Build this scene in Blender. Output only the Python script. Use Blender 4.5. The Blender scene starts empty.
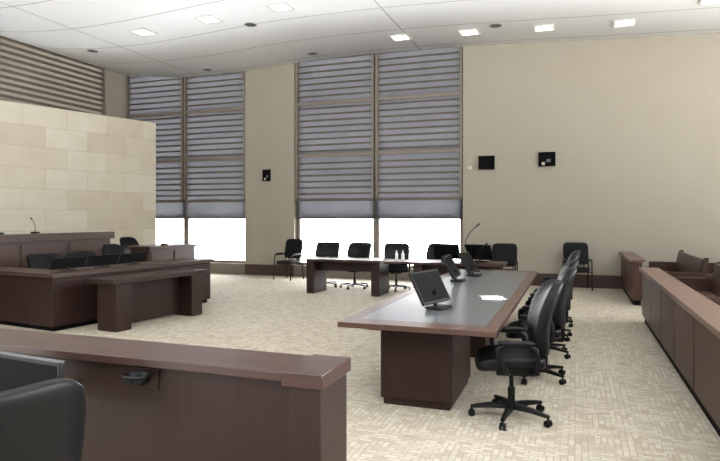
import bpy, math, random
from mathutils import Vector, Matrix
random.seed(4)
S = bpy.context.scene
COL = S.collection
try:
    S.view_settings.view_transform = 'Standard'
except Exception:
    pass

def lin(c):
    return tuple(((x/255)/12.92 if x/255 <= .04045 else ((x/255+.055)/1.055)**2.4) for x in c) + (1,)

# ------------------------------------------------------------------ materials
def newmat(name):
    m = bpy.data.materials.new(name); m.use_nodes = True
    nt = m.node_tree; nt.nodes.clear()
    out = nt.nodes.new('ShaderNodeOutputMaterial')
    b = nt.nodes.new('ShaderNodeBsdfPrincipled')
    nt.links.new(b.outputs[0], out.inputs[0])
    return m, nt, b, out

def N(nt, t, **kw):
    n = nt.nodes.new(t)
    for k, v in kw.items():
        setattr(n, k, v)
    return n

def plain(name, rgb, rough=.6, metal=0, noise=0.06, scale=8, spec=.5):
    m, nt, b, out = newmat(name)
    tc = N(nt, 'ShaderNodeTexCoord'); no = N(nt, 'ShaderNodeTexNoise')
    no.inputs['Scale'].default_value = scale
    no.inputs['Detail'].default_value = 3
    nt.links.new(tc.outputs['Object'], no.inputs['Vector'])
    r = N(nt, 'ShaderNodeValToRGB')
    c = lin(rgb)
    r.color_ramp.elements[0].color = tuple(x*(1-noise*2) for x in c[:3])+(1,)
    r.color_ramp.elements[1].color = tuple(min(1, x*(1+noise*2)) for x in c[:3])+(1,)
    r.color_ramp.elements[0].position = .3; r.color_ramp.elements[1].position = .7
    nt.links.new(no.outputs['Fac'], r.inputs[0])
    nt.links.new(r.outputs[0], b.inputs['Base Color'])
    b.inputs['Roughness'].default_value = rough
    b.inputs['Metallic'].default_value = metal
    b.inputs['Specular IOR Level'].default_value = spec
    return m

def wood(name, rgb1, rgb2, rough=.38, axis='Z', spec=.28):
    m, nt, b, out = newmat(name)
    tc = N(nt, 'ShaderNodeTexCoord'); mp = N(nt, 'ShaderNodeMapping')
    sc = {'X': (1.2, 18, 18), 'Y': (18, 1.2, 18), 'Z': (18, 18, 1.2)}[axis]
    mp.inputs['Scale'].default_value = sc
    nt.links.new(tc.outputs['Object'], mp.inputs[0])
    no = N(nt, 'ShaderNodeTexNoise'); no.inputs['Scale'].default_value = 2.2
    no.inputs['Detail'].default_value = 6; no.inputs['Distortion'].default_value = .4
    nt.links.new(mp.outputs[0], no.inputs['Vector'])
    r = N(nt, 'ShaderNodeValToRGB')
    r.color_ramp.elements[0].color = lin(rgb1); r.color_ramp.elements[0].position = .28
    r.color_ramp.elements[1].color = lin(rgb2); r.color_ramp.elements[1].position = .75
    nt.links.new(no.outputs['Fac'], r.inputs[0])
    nt.links.new(r.outputs[0], b.inputs['Base Color'])
    b.inputs['Roughness'].default_value = rough
    b.inputs['Specular IOR Level'].default_value = spec
    return m

M = {}
M['wall'] = plain('wall_paint', (152, 145, 131), .85, noise=.008, scale=2, spec=.2)
M['wood'] = wood('dark_wood', (38, 23, 19), (49, 31, 26), .45, 'Z')
M['woodh'] = wood('dark_wood_long', (74, 53, 45), (90, 67, 58), .34, 'Y', .4)
M['woodx'] = wood('dark_wood_cross', (53, 35, 30), (66, 45, 39), .34, 'X', .45)
M['woodr'] = wood('rail_wood', (58, 38, 30), (73, 50, 41), .45, 'Z')
M['woodc'] = wood('rail_cap_wood', (82, 59, 49), (101, 76, 65), .3, 'Y', .5)
M['woodp'] = wood('pew_wood', (47, 29, 23), (60, 39, 32), .38, 'Y')
M['woodj'] = wood('bench_wood', (58, 42, 36), (72, 53, 46), .4, 'Y', .35)
M['inlay'] = plain('charcoal_inlay', (84, 86, 88), .3, noise=.02)
M['leather'] = plain('black_leather', (12, 12, 13), .45, noise=.1, scale=30, spec=.2)
M['fabric'] = plain('black_fabric', (16, 16, 18), .75, noise=.1, scale=60, spec=.2)
M['plastic'] = plain('black_plastic', (11, 11, 12), .45, noise=.05, spec=.25)
M['greyp'] = plain('grey_plastic', (80, 82, 85), .4, noise=.03)
M['screen'] = plain('screen_glass', (11, 12, 14), .5, noise=.02, spec=.05)
M['metal'] = plain('brushed_metal', (150, 150, 152), .3, 1, noise=.03)
M['frame'] = plain('bronze_frame', (114, 104, 93), .5, noise=.04)
M['slat'] = plain('louver_slat', (88, 79, 71), .6, noise=.05)
M['white'] = plain('white_paper', (238, 238, 235), .7, noise=.01)
M['trimwhite'] = plain('white_trim', (205, 203, 198), .5, noise=.01)
M['sensor'] = plain('sensor_plastic', (176, 170, 158), .5, noise=.01)
M['dark'] = plain('dark_niche', (14, 12, 12), .8, noise=.05, spec=.1)

# translucent shades
def shade_mat(name, rgb, tr):
    m, nt, b, out = newmat(name)
    nt.nodes.remove(b)
    tc = N(nt, 'ShaderNodeTexCoord'); w = N(nt, 'ShaderNodeTexNoise')
    w.inputs['Scale'].default_value = 1.3
    nt.links.new(tc.outputs['Object'], w.inputs['Vector'])
    r = N(nt, 'ShaderNodeValToRGB'); c = lin(rgb)
    r.color_ramp.elements[0].color = tuple(x*.85 for x in c[:3])+(1,)
    r.color_ramp.elements[1].color = tuple(x*1.15 for x in c[:3])+(1,)
    nt.links.new(w.outputs['Fac'], r.inputs[0])
    d = N(nt, 'ShaderNodeBsdfDiffuse'); t = N(nt, 'ShaderNodeBsdfTranslucent')
    mx = N(nt, 'ShaderNodeMixShader'); mx.inputs[0].default_value = tr
    nt.links.new(r.outputs[0], d.inputs[0]); nt.links.new(r.outputs[0], t.inputs[0])
    nt.links.new(d.outputs[0], mx.inputs[1]); nt.links.new(t.outputs[0], mx.inputs[2])
    nt.links.new(mx.outputs[0], out.inputs[0])
    return m
M['shade'] = shade_mat('roller_shade_fabric', (112, 112, 114), .8)
M['shadeb'] = shade_mat('brown_shade_fabric', (134, 130, 122), .7)

# glass
m, nt, b, out = newmat('window_glass'); nt.nodes.remove(b)
t = N(nt, 'ShaderNodeBsdfTransparent'); g = N(nt, 'ShaderNodeBsdfGlossy'); mx = N(nt, 'ShaderNodeMixShader')
fr = N(nt, 'ShaderNodeFresnel'); fr.inputs[0].default_value = 1.2
nt.links.new(fr.outputs[0], mx.inputs[0]); nt.links.new(t.outputs[0], mx.inputs[1]); nt.links.new(g.outputs[0], mx.inputs[2])
nt.links.new(mx.outputs[0], out.inputs[0]); M['glass'] = m

# emissive lens
m, nt, b, out = newmat('lamp_lens')
tc = N(nt, 'ShaderNodeTexCoord'); no = N(nt, 'ShaderNodeTexNoise'); nt.links.new(tc.outputs['Object'], no.inputs['Vector'])
r = N(nt, 'ShaderNodeValToRGB'); r.color_ramp.elements[0].color = (1, .9, .68, 1); r.color_ramp.elements[1].color = (1, .95, .8, 1)
nt.links.new(no.outputs['Fac'], r.inputs[0]); nt.links.new(r.outputs[0], b.inputs['Emission Color'])
b.inputs['Emission Strength'].default_value = 2.2; M['lamp'] = m

# stone
m, nt, b, out = newmat('limestone_blocks')
tc = N(nt, 'ShaderNodeTexCoord'); sp = N(nt, 'ShaderNodeSeparateXYZ'); cb = N(nt, 'ShaderNodeCombineXYZ')
nt.links.new(tc.outputs['Object'], sp.inputs[0]); nt.links.new(sp.outputs[0], cb.inputs[0]); nt.links.new(sp.outputs[2], cb.inputs[1])
br = N(nt, 'ShaderNodeTexBrick'); br.offset = .5
br.inputs['Scale'].default_value = 1; br.inputs['Brick Width'].default_value = .95; br.inputs['Row Height'].default_value = .445
br.inputs['Mortar Size'].default_value = .006; br.inputs['Mortar Smooth'].default_value = .4
br.inputs['Color1'].default_value = lin((188, 183, 169)); br.inputs['Color2'].default_value = lin((174, 165, 145))
br.inputs['Mortar'].default_value = lin((162, 154, 137)); br.inputs['Bias'].default_value = -.2
nt.links.new(cb.outputs[0], br.inputs['Vector'])
no = N(nt, 'ShaderNodeTexNoise'); no.inputs['Scale'].default_value = 2.2; no.inputs['Detail'].default_value = 5
nt.links.new(tc.outputs['Object'], no.inputs['Vector'])
r = N(nt, 'ShaderNodeValToRGB'); r.color_ramp.elements[0].color = lin((230, 222, 208)); r.color_ramp.elements[1].color = (1, 1, 1, 1)
nt.links.new(no.outputs['Fac'], r.inputs[0])
mm = N(nt, 'ShaderNodeMixRGB', blend_type='MULTIPLY'); mm.inputs[0].default_value = 1
nt.links.new(br.outputs[0], mm.inputs[1]); nt.links.new(r.outputs[0], mm.inputs[2])
nt.links.new(mm.outputs[0], b.inputs['Base Color']); b.inputs['Roughness'].default_value = .6
M['stone'] = m

# carpet
m, nt, b, out = newmat('woven_carpet')
tc = N(nt, 'ShaderNodeTexCoord')
def brick(rot, off):
    mp = N(nt, 'ShaderNodeMapping'); mp.inputs['Rotation'].default_value = (0, 0, rot); mp.inputs['Location'].default_value = (off, off*.7, 0)
    nt.links.new(tc.outputs['Object'], mp.inputs[0])
    k = N(nt, 'ShaderNodeTexBrick'); k.offset = .37; k.inputs['Scale'].default_value = 1
    k.inputs['Brick Width'].default_value = .1; k.inputs['Row Height'].default_value = .045
    k.inputs['Mortar Size'].default_value = .005; k.inputs['Mortar Smooth'].default_value = .4
    k.inputs['Color1'].default_value = lin((190, 182, 166)); k.inputs['Color2'].default_value = lin((160, 149, 130))
    k.inputs['Mortar'].default_value = lin((160, 149, 131)); k.inputs['Bias'].default_value = -.2
    nt.links.new(mp.outputs[0], k.inputs['Vector'])
    return k
k1 = brick(0, 0); k2 = brick(math.pi/2, .13)
vo = N(nt, 'ShaderNodeTexVoronoi', distance='CHEBYCHEV'); vo.inputs['Scale'].default_value = 6
vo.inputs['Randomness'].default_value = .35
nt.links.new(tc.outputs['Object'], vo.inputs['Vector'])
sx_ = N(nt, 'ShaderNodeSeparateXYZ'); nt.links.new(vo.outputs['Color'], sx_.inputs[0])
gt = N(nt, 'ShaderNodeMath', operation='GREATER_THAN'); gt.inputs[1].default_value = .5; nt.links.new(sx_.outputs[0], gt.inputs[0])
mx = N(nt, 'ShaderNodeMixRGB'); nt.links.new(gt.outputs[0], mx.inputs[0]); nt.links.new(k1.outputs[0], mx.inputs[1]); nt.links.new(k2.outputs[0], mx.inputs[2])
no = N(nt, 'ShaderNodeTexNoise'); no.inputs['Scale'].default_value = 120; nt.links.new(tc.outputs['Object'], no.inputs['Vector'])
r = N(nt, 'ShaderNodeValToRGB'); r.color_ramp.elements[0].color = (.85, .85, .85, 1); r.color_ramp.elements[1].color = (1, 1, 1, 1)
nt.links.new(no.outputs['Fac'], r.inputs[0])
mm = N(nt, 'ShaderNodeMixRGB', blend_type='MULTIPLY'); mm.inputs[0].default_value = 1
nt.links.new(mx.outputs[0], mm.inputs[1]); nt.links.new(r.outputs[0], mm.inputs[2])
nt.links.new(mm.outputs[0], b.inputs['Base Color']); b.inputs['Roughness'].default_value = .9; b.inputs['Specular IOR Level'].default_value = .15
M['carpet'] = m

# ceiling with panel joints
m, nt, b, out = newmat('ceiling_panels')
tc = N(nt, 'ShaderNodeTexCoord'); sp = N(nt, 'ShaderNodeSeparateXYZ'); nt.links.new(tc.outputs['Object'], sp.inputs[0])
def seam(sock, pitch, width, off=0):
    a = N(nt, 'ShaderNodeMath', operation='ADD'); a.inputs[1].default_value = 100*pitch+off; nt.links.new(sock, a.inputs[0])
    d = N(nt, 'ShaderNodeMath', operation='DIVIDE'); d.inputs[1].default_value = pitch; nt.links.new(a.outputs[0], d.inputs[0])
    f = N(nt, 'ShaderNodeMath', operation='FRACT'); nt.links.new(d.outputs[0], f.inputs[0])
    l = N(nt, 'ShaderNodeMath', operation='LESS_THAN'); l.inputs[1].default_value = width/pitch; nt.links.new(f.outputs[0], l.inputs[0])
    return l
s1 = seam(sp.outputs[0], 6.6, .03, 3.7); s2 = seam(sp.outputs[1], 1.45, .03, .2)
mxm = N(nt, 'ShaderNodeMath', operation='MAXIMUM'); nt.links.new(s1.outputs[0], mxm.inputs[0]); nt.links.new(s2.outputs[0], mxm.inputs[1])
mx = N(nt, 'ShaderNodeMixRGB'); mx.inputs[1].default_value = lin((246, 249, 253)); mx.inputs[2].default_value = lin((190, 190, 190))
nt.links.new(mxm.outputs[0], mx.inputs[0]); nt.links.new(mx.outputs[0], b.inputs['Base Color']); b.inputs['Roughness'].default_value = .7
M['ceil'] = m

# ------------------------------------------------------------------ mesh builder
class MB:
    def __init__(s): s.v = []; s.f = []
    def box(s, x0, x1, y0, y1, z0, z1, mat=None):
        o = len(s.v)
        p = [(x0,y0,z0),(x1,y0,z0),(x1,y1,z0),(x0,y1,z0),(x0,y0,z1),(x1,y0,z1),(x1,y1,z1),(x0,y1,z1)]
        if mat: p = [tuple(mat @ Vector(q)) for q in p]
        s.v += p
        s.f += [tuple(o+i for i in q) for q in [(0,3,2,1),(4,5,6,7),(0,1,5,4),(1,2,6,5),(2,3,7,6),(3,0,4,7)]]
        return s
    def ring(s, c, u, w, r, n):
        o = len(s.v)
        for i in range(n):
            a = 2*math.pi*i/n
            s.v.append(tuple(Vector(c)+u*(r*math.cos(a))+w*(r*math.sin(a))))
        return o
    def tube(s, pts, r, n=10, caps=True):
        pts = [Vector(p) for p in pts]
        rs = r if isinstance(r, (list, tuple)) else [r]*len(pts)
        prev = None; u = None
        for i, p in enumerate(pts):
            if i == 0: t = (pts[1]-p)
            elif i == len(pts)-1: t = (p-pts[i-1])
            else: t = (pts[i+1]-p).normalized()+(p-pts[i-1]).normalized()
            t.normalize()
            if u is None:
                u = t.orthogonal().normalized()
            else:
                u = (u - t*u.dot(t)).normalized()
            w = t.cross(u)
            o = s.ring(p, u, w, rs[i], n)
            if prev is not None:
                for k in range(n):
                    s.f.append((prev+k, prev+(k+1)%n, o+(k+1)%n, o+k))
            elif caps: s.f.append(tuple(o+k for k in reversed(range(n))))
            prev = o
        if caps: s.f.append(tuple(prev+k for k in range(n)))
        return s
    def cyl(s, p0, p1, r0, r1=None, n=20):
        return s.tube([p0, p1], [r0, r0 if r1 is None else r1], n)
    def super(s, c, d, e=5, seg=8, fn=None):
        """rounded cushion"""
        o = len(s.v); idx = {}
        def vert(p):
            key = tuple(round(x, 4) for x in p)
            if key in idx: return idx[key]
            L = (abs(p[0])**e+abs(p[1])**e+abs(p[2])**e)**(1/e)
            q = Vector((p[0]/L*d[0]/2, p[1]/L*d[1]/2, p[2]/L*d[2]/2))
            if fn: q = Vector(fn(q))
            q += Vector(c)
            s.v.append(tuple(q)); idx[key] = len(s.v)-1
            return idx[key]
        for ax in range(3):
            for sg in (-1, 1):
                for i in range(seg):
                    for j in range(seg):
                        ps = []
                        for (a, b2) in ((i,j),(i+1,j),(i+1,j+1),(i,j+1)):
                            aa = math.tan((a/seg*2-1)*math.pi/4); bb = math.tan((b2/seg*2-1)*math.pi/4)
                            p = [0,0,0]; p[ax] = sg; p[(ax+1)%3] = aa; p[(ax+2)%3] = bb
                            ps.append(vert(p))
                        if sg < 0: ps.reverse()
                        s.f.append(tuple(ps))
        return s
    def extr(s, poly, axis, a0, a1):
        o = len(s.v); n = len(poly)
        for a in (a0, a1):
            for (p, q) in poly:
                s.v.append({'X': (a, p, q), 'Y': (p, a, q), 'Z': (p, q, a)}[axis])
        s.f.append(tuple(o+i for i in reversed(range(n)))); s.f.append(tuple(o+n+i for i in range(n)))
        for i in range(n):
            j = (i+1) % n
            s.f.append((o+i, o+j, o+n+j, o+n+i))
        return s

def mkobj(name, mb, mat, bevel=0, smooth=True):
    me = bpy.data.meshes.new(name); me.from_pydata(mb.v, [], mb.f)
    import bmesh
    bm = bmesh.new(); bm.from_mesh(me); bmesh.ops.recalc_face_normals(bm, faces=bm.faces); bm.to_mesh(me); bm.free()
    me.materials.append(mat)
    if smooth:
        for p in me.polygons: p.use_smooth = True
        me.set_sharp_from_angle(angle=math.radians(38))
    o = bpy.data.objects.new(name, me); COL.objects.link(o)
    if bevel:
        b = o.modifiers.new('bevel', 'BEVEL'); b.width = bevel; b.segments = 2; b.limit_method = 'ANGLE'
    return o

def thing(name, label, cat, loc=(0,0,0), rz=0, group=None):
    e = bpy.data.objects.new(name, None); COL.objects.link(e)
    e.empty_display_size = .1
    e.location = loc; e.rotation_euler = (0, 0, rz)
    e['label'] = label; e['category'] = cat
    if group: e['group'] = group
    return e

def part(parent, name, mb, mat, bevel=0, label=None, loc=None, rot=None):
    o = mkobj(name, mb, mat, bevel); o.parent = parent
    if loc: o.location = loc
    if rot: o.rotation_euler = rot
    if label: o['label'] = label
    return o

def struct(name, mb, mat, label, bevel=0, cat='wall'):
    o = mkobj(name, mb, mat, bevel); o['kind'] = 'structure'; o['label'] = label; o['category'] = cat
    return o

def single(name, mb, mat, label, cat, bevel=0, loc=(0,0,0), rz=0, group=None):
    o = mkobj(name, mb, mat, bevel); o['label'] = label; o['category'] = cat; o.location = loc; o.rotation_euler = (0,0,rz)
    if group: o['group'] = group
    return o

def clone(root, loc, rz=None, label=None, scale=None, group=None):
    def rec(o, par):
        c = o.copy(); COL.objects.link(c)
        if par: 
            c.parent = par; c.matrix_parent_inverse = o.matrix_parent_inverse.copy()
        for ch in [x for x in bpy.data.objects if x.parent == o]:
            rec(ch, c)
        return c
    c = rec(root, None); c.location = loc
    if rz is not None: c.rotation_euler = (0, 0, rz)
    if scale: c.scale = scale
    if label: c['label'] = label
    if group: c['group'] = group
    return c

# ------------------------------------------------------------------ camera
H = 1.65
cam = bpy.data.cameras.new('camera'); co = bpy.data.objects.new('camera', cam); COL.objects.link(co)
cam.sensor_width = 36; cam.lens = 592/720*36; cam.shift_y = -14.5/720
co.location = (0, 0, H); co.rotation_euler = (math.pi/2, 0, math.atan(215/592))
cam.clip_start = .05
S.camera = co

# ------------------------------------------------------------------ world: bright overcast sky outside the windows, softer behind
w = bpy.data.worlds.new('sky'); S.world = w; w.use_nodes = True
nt = w.node_tree; bg = nt.nodes['Background']
tc = nt.nodes.new('ShaderNodeTexCoord'); sp = nt.nodes.new('ShaderNodeSeparateXYZ'); r = nt.nodes.new('ShaderNodeValToRGB')
nt.links.new(tc.outputs['Generated'], sp.inputs[0]); nt.links.new(sp.outputs[2], r.inputs[0])
r.color_ramp.elements[0].color = (.98, .99, 1, 1); r.color_ramp.elements[1].color = (.95, .975, 1, 1)
nt.links.new(r.outputs[0], bg.inputs[0])
def mapr(sock, a, b2, c, d):
    n = nt.nodes.new('ShaderNodeMapRange'); n.clamp = True
    for i, v in enumerate((a, b2, c, d)): n.inputs[i+1].default_value = v
    nt.links.new(sock, n.inputs[0]); return n.outputs[0]
up = mapr(sp.outputs[2], -.3, .05, 10.0, 1.0)      # side/back: added fill glow from below to lift the ceiling, dim sky
fy = mapr(sp.outputs[1], .0, .35, 0, 1)
fx = mapr(sp.outputs[0], -.6, -.85, 0, .8)
mf = nt.nodes.new('ShaderNodeMath'); mf.operation = 'MAXIMUM'; nt.links.new(fy, mf.inputs[0]); nt.links.new(fx, mf.inputs[1])
mxx = nt.nodes.new('ShaderNodeMix'); mxx.data_type = 'FLOAT'
nt.links.new(mf.outputs[0], mxx.inputs[0]); nt.links.new(up, mxx.inputs[2]); mxx.inputs[3].default_value = 20
nt.links.new(mxx.outputs[0], bg.inputs[1])

# ------------------------------------------------------------------ room shell
YB = 14.6; XL = -13.0; XR = 9.0; YN = -3.0
struct('floor', MB().box(XL-.3, XR, YN, YB+.4, -.1, 0), M['carpet'], 'beige woven patterned carpet floor', cat='floor')
cz = [(-13.5, 6.05), (-12.2, 5.86), (-11, 5.75), (-9.7, 5.72), (-8.4, 5.76), (-6.6, 5.86), (-4.8, 5.88), (-2.6, 5.83), (.5, 5.69), (3, 5.58), (9.2, 5.4)]
def zc(x):
    # Catmull-Rom through the control heights
    for i in range(len(cz)-1):
        if cz[i][0] <= x <= cz[i+1][0]:
            p0 = cz[max(0, i-1)][1]; p1 = cz[i][1]; p2 = cz[i+1][1]; p3 = cz[min(len(cz)-1, i+2)][1]
            t = (x-cz[i][0])/(cz[i+1][0]-cz[i][0])
            return .5*(2*p1+(p2-p0)*t+(2*p0-5*p1+4*p2-p3)*t*t+(3*p1-p0-3*p2+p3)*t**3)
    return 5.8
mb = MB(); nx = 88; ny = 6
for j in range(ny+1):
    for i in range(nx+1):
        x = XL-.1+(XR-XL+.1)*i/nx; mb.v.append((x, YN+(YB+.02-YN)*j/ny, zc(x)))
for j in range(ny):
    for i in range(nx):
        a = j*(nx+1)+i; mb.f.append((a, a+1, a+nx+2, a+nx+1))
c = struct('ceiling', mb, M['ceil'], 'white gently curved panelled ceiling', cat='ceiling')
sm = c.modifiers.new('s', 'SOLIDIFY'); sm.thickness = .05
# make sure it thickens upward
if c.data.polygons[0].normal.z > 0: sm.offset = 1
else: sm.offset = -1

WL = (-12.97, -8.75); WR = (-7.22, -2.6); ZS = .3
mb = MB()
mb.box(XL-.3, WL[0], YB, YB+.4, 0, 6.3); mb.box(WL[1], WR[0], YB, YB+.4, 0, 6.3); mb.box(WR[1], XR, YB, YB+.4, 0, 6.3)
mb.box(WL[0], WL[1], YB+.05, YB+.4, 0, ZS); mb.box(WR[0], WR[1], YB+.05, YB+.4, 0, ZS)
struct('wall_back', mb, M['wall'], 'beige painted wall with two tall window openings')
mb = MB()
mb.box(XL-.3, XL, YN, YB, 0, 4.4); mb.box(XL-.3, XL, 13.85, YB, 4.4, 6.3); mb.box(XL-.3, XL, YN, 2, 4.4, 6.3)
struct('wall_left', mb, M['wall'], 'beige side wall with high clerestory opening')
mb = MB().box(WL[1], WR[0], YB-.03, YB, 0, .3).box(WR[1], XR, YB-.03, YB, 0, .3)
struct('baseboard_back', mb, M['woodx'], 'tall dark wood baseboard', .006, 'baseboard')
mb = MB().box(WL[0], WL[1], YB+.0, YB+.05, 0, .3).box(WR[0], WR[1], YB+.0, YB+.05, 0, .3)
struct('trim_1', mb, M['frame'], 'bronze convector cover below the windows', .004, 'trim')

# stone wall
L = 7.5; ang = math.atan2(.962, .272)
mb = MB().box(0, L, 0, .3, 0, 4.0)
o = struct('wall_front', mb, M['stone'], 'cream limestone block wall behind the bench')
o.location = (-9.96-.272*L, 12.3-.962*L, 0); o.rotation_euler = (0, 0, ang)

# windows
def window(name, x0, x1, label):
    mb = MB(); xm = (x0+x1)/2; y0, y1 = YB+.16, YB+.26; zt = 6.2
    for x in (x0, xm-.08, x1-.1): mb.box(x, x+.16 if x == xm-.08 else x+.1, y0, y1, ZS, zt)
    for z in (ZS, 1.58, 3.28, 4.68): mb.box(x0+.1, x1-.1, y0+.01, y1-.01, z, z+.07)
    f = struct(name, mb, M['frame'], label, cat='window')
    g = MB().box(x0+.1, x1-.1, y0+.045, y0+.055, ZS+.07, zt)
    p = part(f, 'glass_pane', g, M['glass'], label='clear window glass')
    return f
window('window_1', WL[0], WL[1], 'tall daylit window with bronze frame')
window('window_2', WR[0], WR[1], 'tall daylit window with bronze frame')

def blinds(x0, x1, grp):
    xm = (x0+x1)/2
    for (a, b2) in ((x0+.02, xm-.02), (xm+.02, x1-.02)):
        e = thing('roller_shade', 'grey translucent roller shade pulled partway down', 'window shade', (a, YB+.1, 1.6), group=grp)
        part(e, 'shade_fabric', MB().box(0, b2-a, .01, .016, .0, 4.65), M['shade'])
        part(e, 'hem_bar', MB().box(0, b2-a, 0, .025, -.03, .0), M['greyp'])
        e = thing('louver_blind', 'brown horizontal louver blind in front of the window shade', 'blind', (a, YB+.02, 2.05), group=grp)
        mb = MB(); z = .2
        while z < 4.1:
            if not any(abs(z-k) < .09 for k in (1.24, 2.64)):
                mb.extr([(.02, z-.026), (.034, z-.026), (.05, z+.026), (.036, z+.026)], 'X', .05, b2-a-.05)
            z += .165
        part(e, 'slats', mb, M['slat'])
        for k in (1.24, 2.64): part(e, 'cross_rail', MB().box(.05, b2-a-.05, .0, .05, k-.045, k+.045), M['frame'], .004)
        part(e, 'bottom_rail', MB().box(0, b2-a, .0, .06, 0, .08), M['slat'], .004)
        for x in (0, b2-a-.07): part(e, 'side_rail', MB().box(x, x+.07, .0, .06, 0.08, 4.15), M['frame'], .004)
blinds(WL[0], WL[1], 'blinds of the first window'); blinds(WR[0], WR[1], 'blinds of the second window')

# clerestory
mb = MB()
for y in (2.0, 5.9, 9.85, 13.75): mb.box(XL-.2, XL-.05, y, y+.1, 4.4, 6.2)
mb.box(XL-.2, XL-.05, 2, 13.85, 4.4, 4.48)
f = struct('window_3', mb, M['frame'], 'high clerestory window with bronze frame', cat='window')
part(f, 'glass_pane', MB().box(XL-.13, XL-.12, 2.1, 13.75, 4.48, 6.2), M['glass'])
for (a, b2) in ((2.1, 5.9), (6.0, 9.85), (9.95, 13.75)):
    e = thing('clerestory_blind', 'dark brown horizontal louver blind in high window', 'blind', (XL-.04, a, 4.48), group='clerestory blinds')
    mb = MB(); z = .08
    while z < 1.55:
        mb.extr([(0.03, z-.035), (.045, z-.04), (.06, z+.035), (.045, z+.04)], 'Y', .0, b2-a); z += .155
    part(e, 'slats', mb, M['slat'])
    part(e, 'shade_fabric', MB().box(-.03, -.025, 0, b2-a, 0, 1.6), M['shadeb'])

# ceiling lights
def clight(x, y):
    z = zc(x)
    e = thing('recessed_light', 'square recessed ceiling light, warm and lit', 'ceiling light', (x, y, z), group='recessed ceiling lights')
    mb = MB(); s = .22
    mb.box(-s, s, -s, -s+.04, -.02, 0).box(-s, s, s-.04, s, -.02, 0).box(-s, -s+.04, -s+.04, s-.04, -.02, 0).box(s-.04, s, -s+.04, s-.04, -.02, 0)
    part(e, 'trim_ring', mb, M['trimwhite'])
    part(e, 'lens', MB().box(-s+.04, s-.04, -s+.04, s-.04, -.012, -.004), M['lamp'])
for x in (-3.87, -2.25, -.63, .97): clight(x, 13.45)
clight(2.38, 12.35)
for x in (-9.0, -7.3, -5.6): clight(x, 10.7)
for x in (-9.0, -6.0, -3.0, 0, 3.0): clight(x, 6.5)
for (x, y) in ((-6.7, 11.4), (-1.62, 13.1), (-6.4, 14.0), (-9.6, 14.0), (-11.3, 11.6)):
    e = thing('ceiling_speaker', 'round grey ceiling speaker grille', 'speaker', (x, y, zc(x)), group='ceiling speakers')
    part(e, 'grille', MB().cyl((0,0,-.012), (0,0,0), .12), M['greyp'])
    part(e, 'rim', MB().cyl((0,0,-.006), (0,0,0), .15), M['trimwhite'])

# wall niches
def niche(x, z, w2, h, dev):
    e = thing('wall_niche', 'small square dark speaker box set on the beige wall', 'wall speaker', (x, YB, z), group='wall speaker boxes')
    part(e, 'back_plate', MB().box(-w2/2, w2/2, -.01, 0, 0, h), M['dark'])
    mb = MB().box(-w2/2, w2/2, -.07, -.01, 0, .015).box(-w2/2, w2/2, -.07, -.01, h-.015, h).box(-w2/2, -w2/2+.015, -.07, -.01, .015, h-.015).box(w2/2-.015, w2/2, -.07, -.01, .015, h-.015)
    part(e, 'surround', mb, M['dark'])
    if dev:
        part(e, 'device', MB().box(-w2*.05, w2*.22, -.05, -.01, h*.3, h*.5), M['greyp'], .006)
        part(e, 'bracket', MB().box(-w2*.3, -w2*.12, -.06, -.01, h*.08, h*.3), M['sensor'], .006)
niche(-2.02, 2.78, .38, .33, False); niche(-.62, 2.82, .38, .33, True); niche(-8.05, 2.62, .22, .32, True)
single('wall_sensor', MB().box(-.05, .05, -.03, 0, 0, .1), M['sensor'], 'small pale wall sensor box', 'sensor', .006, (-2.42, YB, 2.79))

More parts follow.
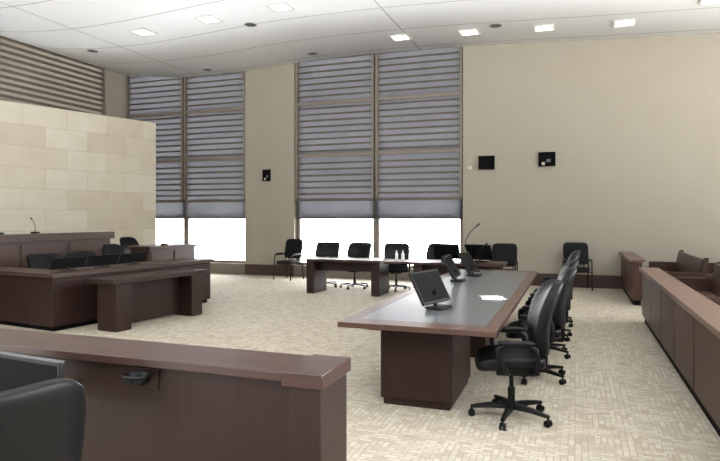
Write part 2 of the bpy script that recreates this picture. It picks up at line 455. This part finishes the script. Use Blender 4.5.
# ------------------------------------------------------------------ chairs
def office_chair(loc, rz, back=.6, label='black leather high-back swivel office chair with casters', group=None, w_=.48, ee=4.5, taper=1, thick=.11):
    e = thing('office_chair', label, 'office chair', loc, rz, group)
    part(e, 'seat', MB().super((0, .02, .48), (.54, .54, .12), 4.5, 8, lambda q: (q.x, q.y, q.z - (.03*max(0, q.y/.26)**2) + .02*(q.x/.26)**2)), M['leather'])
    bt = back
    def bend(q):
        t = (q.z+bt/2)/bt
        y = q.y + .06*math.sin(t*math.pi) - .12*t + .06*(q.x/(w_/2))**2*(.7)
        sx = 1 - taper*(.12*max(0, t-.6)/.4 + .10*max(0, .35-t)/.35)
        return (q.x*sx, y, q.z)
    part(e, 'backrest', MB().super((0, -.25, .53+bt/2), (w_, thick, bt), ee, 12, bend), M['leather'])
    for sx in (-1, 1):
        pts = []
        for (y, z) in ((-.16, .44), (-.17, .52), (-.15, .62), (-.08, .655), (.08, .655), (.14, .62), (.12, .52), (.06, .44)):
            pts.append((sx*.295, y, z))
        pp = [(sx*.2, -.13, .41)]+pts+[(sx*.2, .05, .41)]
        a = part(e, 'armrest', MB().tube(pp, .02, 8).super((sx*.295, 0, .668), (.07, .28, .04), 4, 5), M['plastic'])
    part(e, 'seat_mechanism', MB().box(-.12, .12, -.13, .13, .37, .43).box(-.03, .03, -.27, -.1, .38, .42).box(-.035, .035, -.285, -.25, .39, .62), M['plastic'], .01)
    part(e, 'gas_column', MB().cyl((0,0,.1), (0,0,.25), .03).cyl((0,0,.25), (0,0,.39), .018), M['plastic'])
    mb = MB().cyl((0,0,.075), (0,0,.135), .048, .04)
    for k in range(5):
        a = 2*math.pi*k/5+.3; R = Matrix.Rotation(a, 4, 'Z')
        o = len(mb.v)
        prof = [(.03, .03, .08, .125), (.18, .024, .08, .115), (.33, .017, .07, .09)]
        for (rr, hw, z0, z1) in prof:
            for (yy, zz) in ((-hw, z0), (hw, z0), (hw*.7, z1), (-hw*.7, z1)):
                mb.v.append(tuple(R @ Vector((rr, yy, zz))))
        for s2 in range(2):
            for q in range(4):
                b0 = o+s2*4
                mb.f.append((b0+q, b0+(q+1)%4, b0+4+(q+1)%4, b0+4+q))
        mb.f.append((o, o+3, o+2, o+1)); mb.f.append((o+8, o+9, o+10, o+11))
    part(e, 'star_base', mb, M['plastic'])
    for k in range(5):
        a = 2*math.pi*k/5+.3; R = Matrix.Rotation(a, 4, 'Z')
        mb = MB()
        for yy in (-.022, .008):
            mb.cyl(R @ Vector((.32, yy, .028)), R @ Vector((.32, yy+.016, .028)), .028, n=14)
        mb.cyl(R @ Vector((.32, 0, .03)), R @ Vector((.32, 0, .075)), .009, n=8)
        part(e, 'caster', mb, M['plastic'])
    return e

C = math.pi/2
base = office_chair((-.49, 4.98, 0), C+.22, group='chairs along the long table', w_=.5)
clone(base, (-.38, 6.3, 0), C+.05)
clone(base, (-.36, 7.4, 0), C+.12)
clone(base, (-.34, 8.45, 0), C-.06)
clone(base, (-.32, 9.5, 0), C+.03)
# back row tables' chairs
G2 = 'chairs behind the far tables'
sq = office_chair((-5.5, 12.72, 0), math.pi+.1, back=.5, label='black square-backed swivel chair behind the far table', group=G2, w_=.58, ee=9, taper=.15, thick=.09)
clone(sq, (-4.75, 12.72, 0), math.pi-.12, group=G2)
clone(sq, (-3.74, 12.66, 0), math.pi+.25, group=G2)
clone(sq, (-2.9, 12.8, 0), math.pi-.2, group=G2)
# clerk's chairs
O = Vector((-6.93, 6.37, 0)); th = math.radians(7)
e1 = Vector((math.sin(th), math.cos(th), 0)); e2 = Vector((-math.cos(th), math.sin(th), 0))
low = office_chair(O+e1*.88+e2*1.15, -C-th, back=.5, label='low-back black swivel chair behind the clerk desk', group='clerk chairs', w_=.6, ee=7, taper=.3)
clone(low, O+e1*1.57+e2*1.15, -C-th)
clone(base, O+e1*2.25+e2*1.15, -C-th, label='high-back black swivel chair behind the clerk desk', group='clerk chairs')
struct('trim_2', MB().box(-10.1, -8.72, 9.95, 11.6, 0, .16), M['woodj'], 'low raised wooden platform for the witness chair', cat='platform')
clone(base, (-9.2, 10.75, .16), -C-th, label='black high-back swivel chair behind the witness stand', group='witness chair', scale=(1, 1, .9))
clone(base, (-1.83, 1.3, 0), math.atan2(.2, -1)-C, label='black leather swivel chair close to the wooden partition', scale=(1.15, 1, 1.03), group='chair at the partition')

def guest_chair(loc, rz, group='guest chairs along the wall'):
    e = thing('guest_chair', 'black upholstered armchair with tubular metal legs', 'chair', loc, rz, group)
    part(e, 'seat', MB().super((0, 0, .46), (.5, .48, .09), 4.5, 7), M['fabric'])
    part(e, 'backrest', MB().super((0, -.25, .80), (.54, .07, .5), 7, 8, lambda q: (q.x, q.y-.1*(q.z/.5)+.15*q.x*q.x, q.z)), M['fabric'])
    for sx in (-1, 1):
        part(e, 'leg_frame', MB().tube([(sx*.27, .24, .015), (sx*.27, .22, .4), (sx*.27, .2, .62), (sx*.27, .17, .655), (sx*.27, -.2, .66), (sx*.27, -.24, .63), (sx*.27, -.25, .4), (sx*.27, -.3, .015)], .015, 8), M['plastic'])
        part(e, 'armrest', MB().super((sx*.27, 0, .68), (.05, .32, .03), 4, 5), M['plastic'])
    part(e, 'crossbar', MB().cyl((-.27, .2, .41), (.27, .2, .41), .01, n=8), M['plastic'])
    part(e, 'crossbar', MB().cyl((-.27, -.24, .41), (.27, -.24, .41), .01, n=8), M['plastic'])
    for sx in (-.18, .18): part(e, 'back_post', MB().cyl((sx, -.25, .42), (sx, -.26, .62), .011, n=8), M['plastic'])
    return e
g = guest_chair((.05, 14.05, 0), math.pi+.15)
clone(g, (-6.95, 13.7, 0), math.pi-.2)
clone(g, (-1.45, 13.0, 0), math.pi)

# ------------------------------------------------------------------ long table
x0, x1, y0, y1 = -1.9, -.57, 4.67, 10.07
T = thing('conference_table', 'long dark wood conference table with charcoal writing surface', 'table', ((x0+x1)/2, (y0+y1)/2, 0))
hx, hy = (x1-x0)/2, (y1-y0)/2
mb = MB(); bw = .11
mb.box(-hx, hx, -hy, -hy+bw*2, .705, .75).box(-hx, hx, hy-bw*2, hy, .705, .75)
mb.box(-hx, -hx+bw, -hy+bw*2, hy-bw*2, .705, .75).box(hx-bw, hx, -hy+bw*2, hy-bw*2, .705, .75)
part(T, 'tabletop_border', mb, M['woodh'], .003)
part(T, 'writing_surface', MB().box(-hx+bw+.002, hx-bw-.002, -hy+bw*2+.002, hy-bw*2-.002, .715, .749), M['inlay'])
part(T, 'apron', MB().box(-hx+.2, hx-.25, -hy+.2, hy-.2, .66, .705), M['wood'])
for yy in (-hy+.28, -.45, hy-1.5):
    l = part(T, 'pedestal', MB().box(-.37, .26, yy, yy+.95, .06, .66).box(-.35, .24, yy+.02, yy+.93, 0, .06), M['wood'], .005)

# monitors
def monitor(loc, rz, tilt=.35, group='desk monitors', w2=.46, h=.29, label='black flat desk monitor tilted back on its stand'):
    e = thing('monitor', label, 'monitor', loc, rz, group)
    part(e, 'base', MB().super((0, 0, .014), (.26, .2, .028), 5, 6), M['plastic'])
    part(e, 'stand', MB().tube([(0, .03, .02), (0, .05, .1), (0, .03, .17)], .02, 8), M['plastic'])
    Rm = Matrix.Translation((0, .0, .06)) @ Matrix.Rotation(-tilt, 4, 'X')
    mb = MB().box(-w2/2, w2/2, 0, .03, 0, h, Rm)
    part(e, 'screen_housing', mb, M['plastic'], .006)
    part(e, 'display', MB().box(-w2/2+.018, w2/2-.018, -.002, .001, .025, h-.018, Rm), M['screen'])
    return e
mon = monitor((-1.25, 5.68, .75), C-.3, .5, w2=.52, h=.34)
clone(mon, (-1.52, 8.15, .75), C)
clone(mon, (-1.42, 8.95, .75), C-.1)
def mic(loc, rz, s=1, group='gooseneck microphones', fat=1):
    e = thing('microphone', 'black gooseneck microphone on a small base', 'microphone', loc, rz, group)
    part(e, 'base', MB().super((0, 0, .018), (.11, .13, .036), 5, 6), M['plastic'])
    pts = [(0, 0, .03), (0, 0, .15*s), (0, -.02*s, .27*s), (0, -.07*s, .36*s), (0, -.13*s, .42*s)]
    part(e, 'gooseneck', MB().tube(pts, .006*max(1, s*.9)*fat, 8), M['plastic'])
    part(e, 'capsule', MB().tube([pts[-1], (0, -.145*s, .432*s), (0, -.18*s, .46*s), (0, -.19*s, .468*s)], [.008*fat, .014*fat, .015*fat, .006*fat], 10), M['plastic'])
    return e
mk = mic((-1.5, 6.6, .75), C)
clone(mk, (-1.5, 9.6, .75), C)
e = thing('paper_stack', 'loose white paper sheets lying on the table', 'paper', (-.85, 6.6, .75), .1)
part(e, 'sheet', MB().box(-.11, .11, -.15, .15, 0, .004), M['white'])
part(e, 'sheet', MB().box(-.11, .11, -.15, .15, .004, .007, Matrix.Rotation(.35, 4, 'Z')), M['white'])

# ------------------------------------------------------------------ far tables
def panel_table(loc, L, W, legs, label, group='far counsel tables', rz=0):
    e = thing('counsel_table', label, 'table', loc, rz, group)
    part(e, 'tabletop', MB().box(0, L, 0, W, .69, .74), M['woodx'], .005)
    for x in legs: part(e, 'leg_panel', MB().box(x, x+.18, .06, W-.06, 0, .69), M['wood'], .005)
    part(e, 'modesty_panel', MB().box(legs[0]+.18, legs[-1], W*.35, W*.35+.03, .48, .69), M['wood'])
    return e
panel_table((-5.42, 11.45, 0), 1.7, .8, [0.02, 1.48], 'dark wood counsel table with slab legs')
panel_table((-3.62, 11.35, 0), 2.35, .8, [.6, 2.1], 'dark wood counsel table with slab legs')
for i, (x, y) in enumerate(((-3.42, 11.6), (-3.3, 11.65))):
    e = thing('water_bottle', 'small clear plastic water bottle with white cap', 'bottle', (x, y, .74), group='water bottles')
    part(e, 'bottle_body', MB().tube([(0,0,0), (0,0,.01), (0,0,.14), (0,0,.17), (0,0,.19)], [.028, .032, .032, .014, .013], 14), M['white'])
    part(e, 'cap', MB().cyl((0,0,.19), (0,0,.21), .015), M['trimwhite'])
clone(mon, (-2.4, 11.75, .74), math.pi, group='far table monitors')
clone(mon, (-1.75, 11.8, .74), math.pi-.2, group='far table monitors')
mic((-2.02, 11.45, .74), C, 1.65, 'tall far microphone', .85)

# ------------------------------------------------------------------ clerk desk etc. (local frame: x=e1 along, y=e2 inward)
rz = math.atan2(e1.y, e1.x)
D = thing('clerk_desk', 'long dark wood clerk desk with return panel', 'desk', O, rz)
part(D, 'desk_body', MB().box(.03, 3.32, .03, .55, .07, .77).box(.03, .42, .55, 1.85, .07, .77), M['wood'], .004)
part(D, 'plinth', MB().box(.08, 3.28, .08, .5, 0, .07).box(.08, .38, .5, 1.8, 0, .07), M['dark'])
part(D, 'desktop', MB().box(-.02, 3.37, -.02, .6, .77, .83).box(-.02, .47, .6, 1.9, .77, .83), M['woodj'], .005)
for k in range(4): part(D, 'front_panel', MB().box(.06+k*.81, .06+k*.81+.78, .015, .03, .12, .74), M['wood'], .004)
dm = clone(mon, O+e1*.5+e2*.36+Vector((0,0,.83)), rz+math.pi, label='black monitor seen from behind on the clerk desk', group='clerk desk monitors', scale=(1.12, .35, .56))
clone(dm, O+e1*1.12+e2*.36+Vector((0,0,.83)), rz+math.pi)
clone(dm, O+e1*1.74+e2*.36+Vector((0,0,.83)), rz+math.pi)
# side table with slab legs in front
B = thing('side_table', 'dark wood slab-leg table beside the clerk desk', 'table', O+e1*.42+e2*(-.78), rz)
part(B, 'tabletop', MB().box(-.08, 1.85, -.05, .5, .68, .75), M['wood'], .006)
part(B, 'leg_panel', MB().box(.0, .28, 0, .38, 0, .68), M['wood'], .005)
part(B, 'leg_panel', MB().box(1.52, 1.77, 0, .38, 0, .68), M['wood'], .005)
part(B, 'modesty_panel', MB().box(.28, 1.52, .28, .32, .03, .68), M['wood'])
# judge bench
J = thing('judge_bench', 'tall brown wood judge bench with ledge', 'bench', Vector((-9.1, 7.0, 0))-e1*2.2, rz)
part(J, 'bench_body', MB().box(.02, 4.75, .05, .65, .0, 1.2), M['woodj'], .004)
for k in range(5): part(J, 'front_panel', MB().box(.08+k*.93, .08+k*.93+.88, .03, .05, .1, 1.14), M['woodj'], .004)
part(J, 'bench_top', MB().box(-.03, 4.8, -.02, .8, 1.2, 1.26), M['woodj'], .005)
part(J, 'raised_ledge', MB().box(-.03, 4.8, -.02, .25, 1.26, 1.33), M['woodj'], .005)
mic(Vector((-9.22, 7.0, 1.335))+e1*.35, -C, .8, 'bench microphones'); mic(Vector((-9.22, 7.0, 1.335))+e1*1.0, -C, .6, 'bench microphones')
# witness stand
Wt = thing('witness_stand', 'brown wood witness stand beside the judge bench', 'witness stand', (-8.05, 9.75, 0), rz)
part(Wt, 'stand_body', MB().box(.02, 1.33, .02, .55, 0, .98), M['woodj'], .004)
for k in range(2): part(Wt, 'front_panel', MB().box(.06+k*.64, .06+k*.64+.59, .0, .02, .1, .93), M['woodj'], .004)
part(Wt, 'stand_top', MB().box(-.02, 1.38, -.03, .6, .98, 1.03), M['woodj'], .005)
clone(mk, Vector((-8.05, 9.75, 1.03))+e1*.7+e2*.3, -C, group='bench microphones')

# ------------------------------------------------------------------ near partition
P = thing('partition', 'dark wood low partition with wide cap and end post', 'partition', (-1.04, 2.38, 0))
part(P, 'cap', MB().box(-5.0, -.2, 0, .35, .905, .945), M['woodx'], .004)
part(P, 'post_cap', MB().box(-.2, 0, -.005, .355, .885, .953), M['woodx'], .005)
part(P, 'end_post', MB().box(-.17, -.015, .015, .335, 0, .885), M['wood'], .004)
part(P, 'panel', MB().box(-4.98, -.17, .05, .3, .0, .905), M['wood'], .003)
e = thing('cup_holder', 'black round cup holder on a square plate fixed to the partition', 'cup holder', (-2.03, 2.38, .85))
part(e, 'mounting_plate', MB().box(-.085, .085, .04, .05, -.07, .04), M['wood'], .004)
mb = MB(); n = 24
for (rr, z) in ((.056, -.022), (.068, -.012), (.072, .016), (.066, .022), (.058, .014), (.052, -.012)):
    for i in range(n):
        a = 2*math.pi*i/n; mb.v.append((rr*math.cos(a), rr*.8*math.sin(a)-.015, z))
for k in range(5):
    for i in range(n):
        mb.f.append((k*n+i, k*n+(i+1)%n, (k+1)*n+(i+1)%n, (k+1)*n+i))
mb.f.append(tuple(range(n))[::-1]); mb.f.append(tuple(5*n+i for i in range(n)))
part(e, 'cup', mb, M['plastic'])
# monitor mounted on partition
e = thing('wall_mounted_monitor', 'black monitor with grey edge on an arm fixed to the partition', 'monitor', (-2.54, 2.1, -.07), -.1)
Rm = Matrix.Translation((0, 0, .75)) @ Matrix.Rotation(-.02, 4, 'X')
part(e, 'screen_housing', MB().box(-.33, .33, 0, .025, 0, .3, Rm), M['plastic'], .006)
part(e, 'display', MB().box(-.31, .31, -.002, .001, .02, .28, Rm), M['screen'])
part(e, 'top_edge', MB().box(-.33, .33, -.001, .026, .298, .303, Rm), M['greyp'])
part(e, 'arm', MB().tube([(0, .03, .86), (0, .2, .84), (.02, .33, .84)], .018, 8), M['plastic'])

# ------------------------------------------------------------------ gallery rail
def rail(y0, y1, label, n):
    e = thing('gallery_rail', label, 'railing', (.965, y0, 0), 0, 'gallery rails'); L = y1-y0
    part(e, 'rail_body', MB().box(.03, .2, .01, L-.01, .09, .8), M['woodr'], .003)
    part(e, 'plinth', MB().box(.05, .18, .02, L-.02, 0, .09), M['dark'])
    part(e, 'cap', MB().box(-.03, .25, 0, L, .8, .85), M['woodc'], .006)
    s = L/n
    for k in range(n):
        part(e, 'face_panel', MB().box(.012, .03, k*s+.02, (k+1)*s-.02, .12, .77), M['woodr'], .004)
    return e
rail(.5, 10.15, 'long brown wood panelled gallery rail with flat cap', 9)
rail(12.0, 14.55, 'short brown wood panelled rail section by the wall', 2)

def pew(loc, L, label):
    e = thing('pew', label, 'bench', loc, 0, 'gallery pews')
    part(e, 'seat', MB().box(.02, .5, .04, L-.04, .4, .46), M['woodc'], .012)
    part(e, 'backrest', MB().extr([(.47, .42), (.51, .42), (.62, .9), (.57, .9)], 'Y', .04, L-.04), M['woodp'], .006)
    prof = [(0, 0), (.07, 0), (.07, .34), (.5, .34), (.5, 0), (.57, 0), (.57, .4), (.67, .93), (.6, .93), (.54, .67), (0, .67)]
    for y in (0, L-.06): part(e, 'end_panel', MB().extr(prof, 'Y', y, y+.06), M['woodp'], .006)
    return e
pew((1.5, 11.6, 0), 2.6, 'brown wood gallery pew with straight arms')
pew((1.5, 8.1, 0), 2.6, 'brown wood gallery pew with straight arms')
pew((2.5, 11.6, 0), 2.6, 'brown wood gallery pew with straight arms')
pew((2.5, 8.1, 0), 2.6, 'brown wood gallery pew with straight arms')
single('loose_sheet', MB().box(-.12, .12, -.16, .16, 0, .005), M['white'], 'white sheet lying on the wooden pew seat', 'paper', loc=(1.76, 9.6, .462))
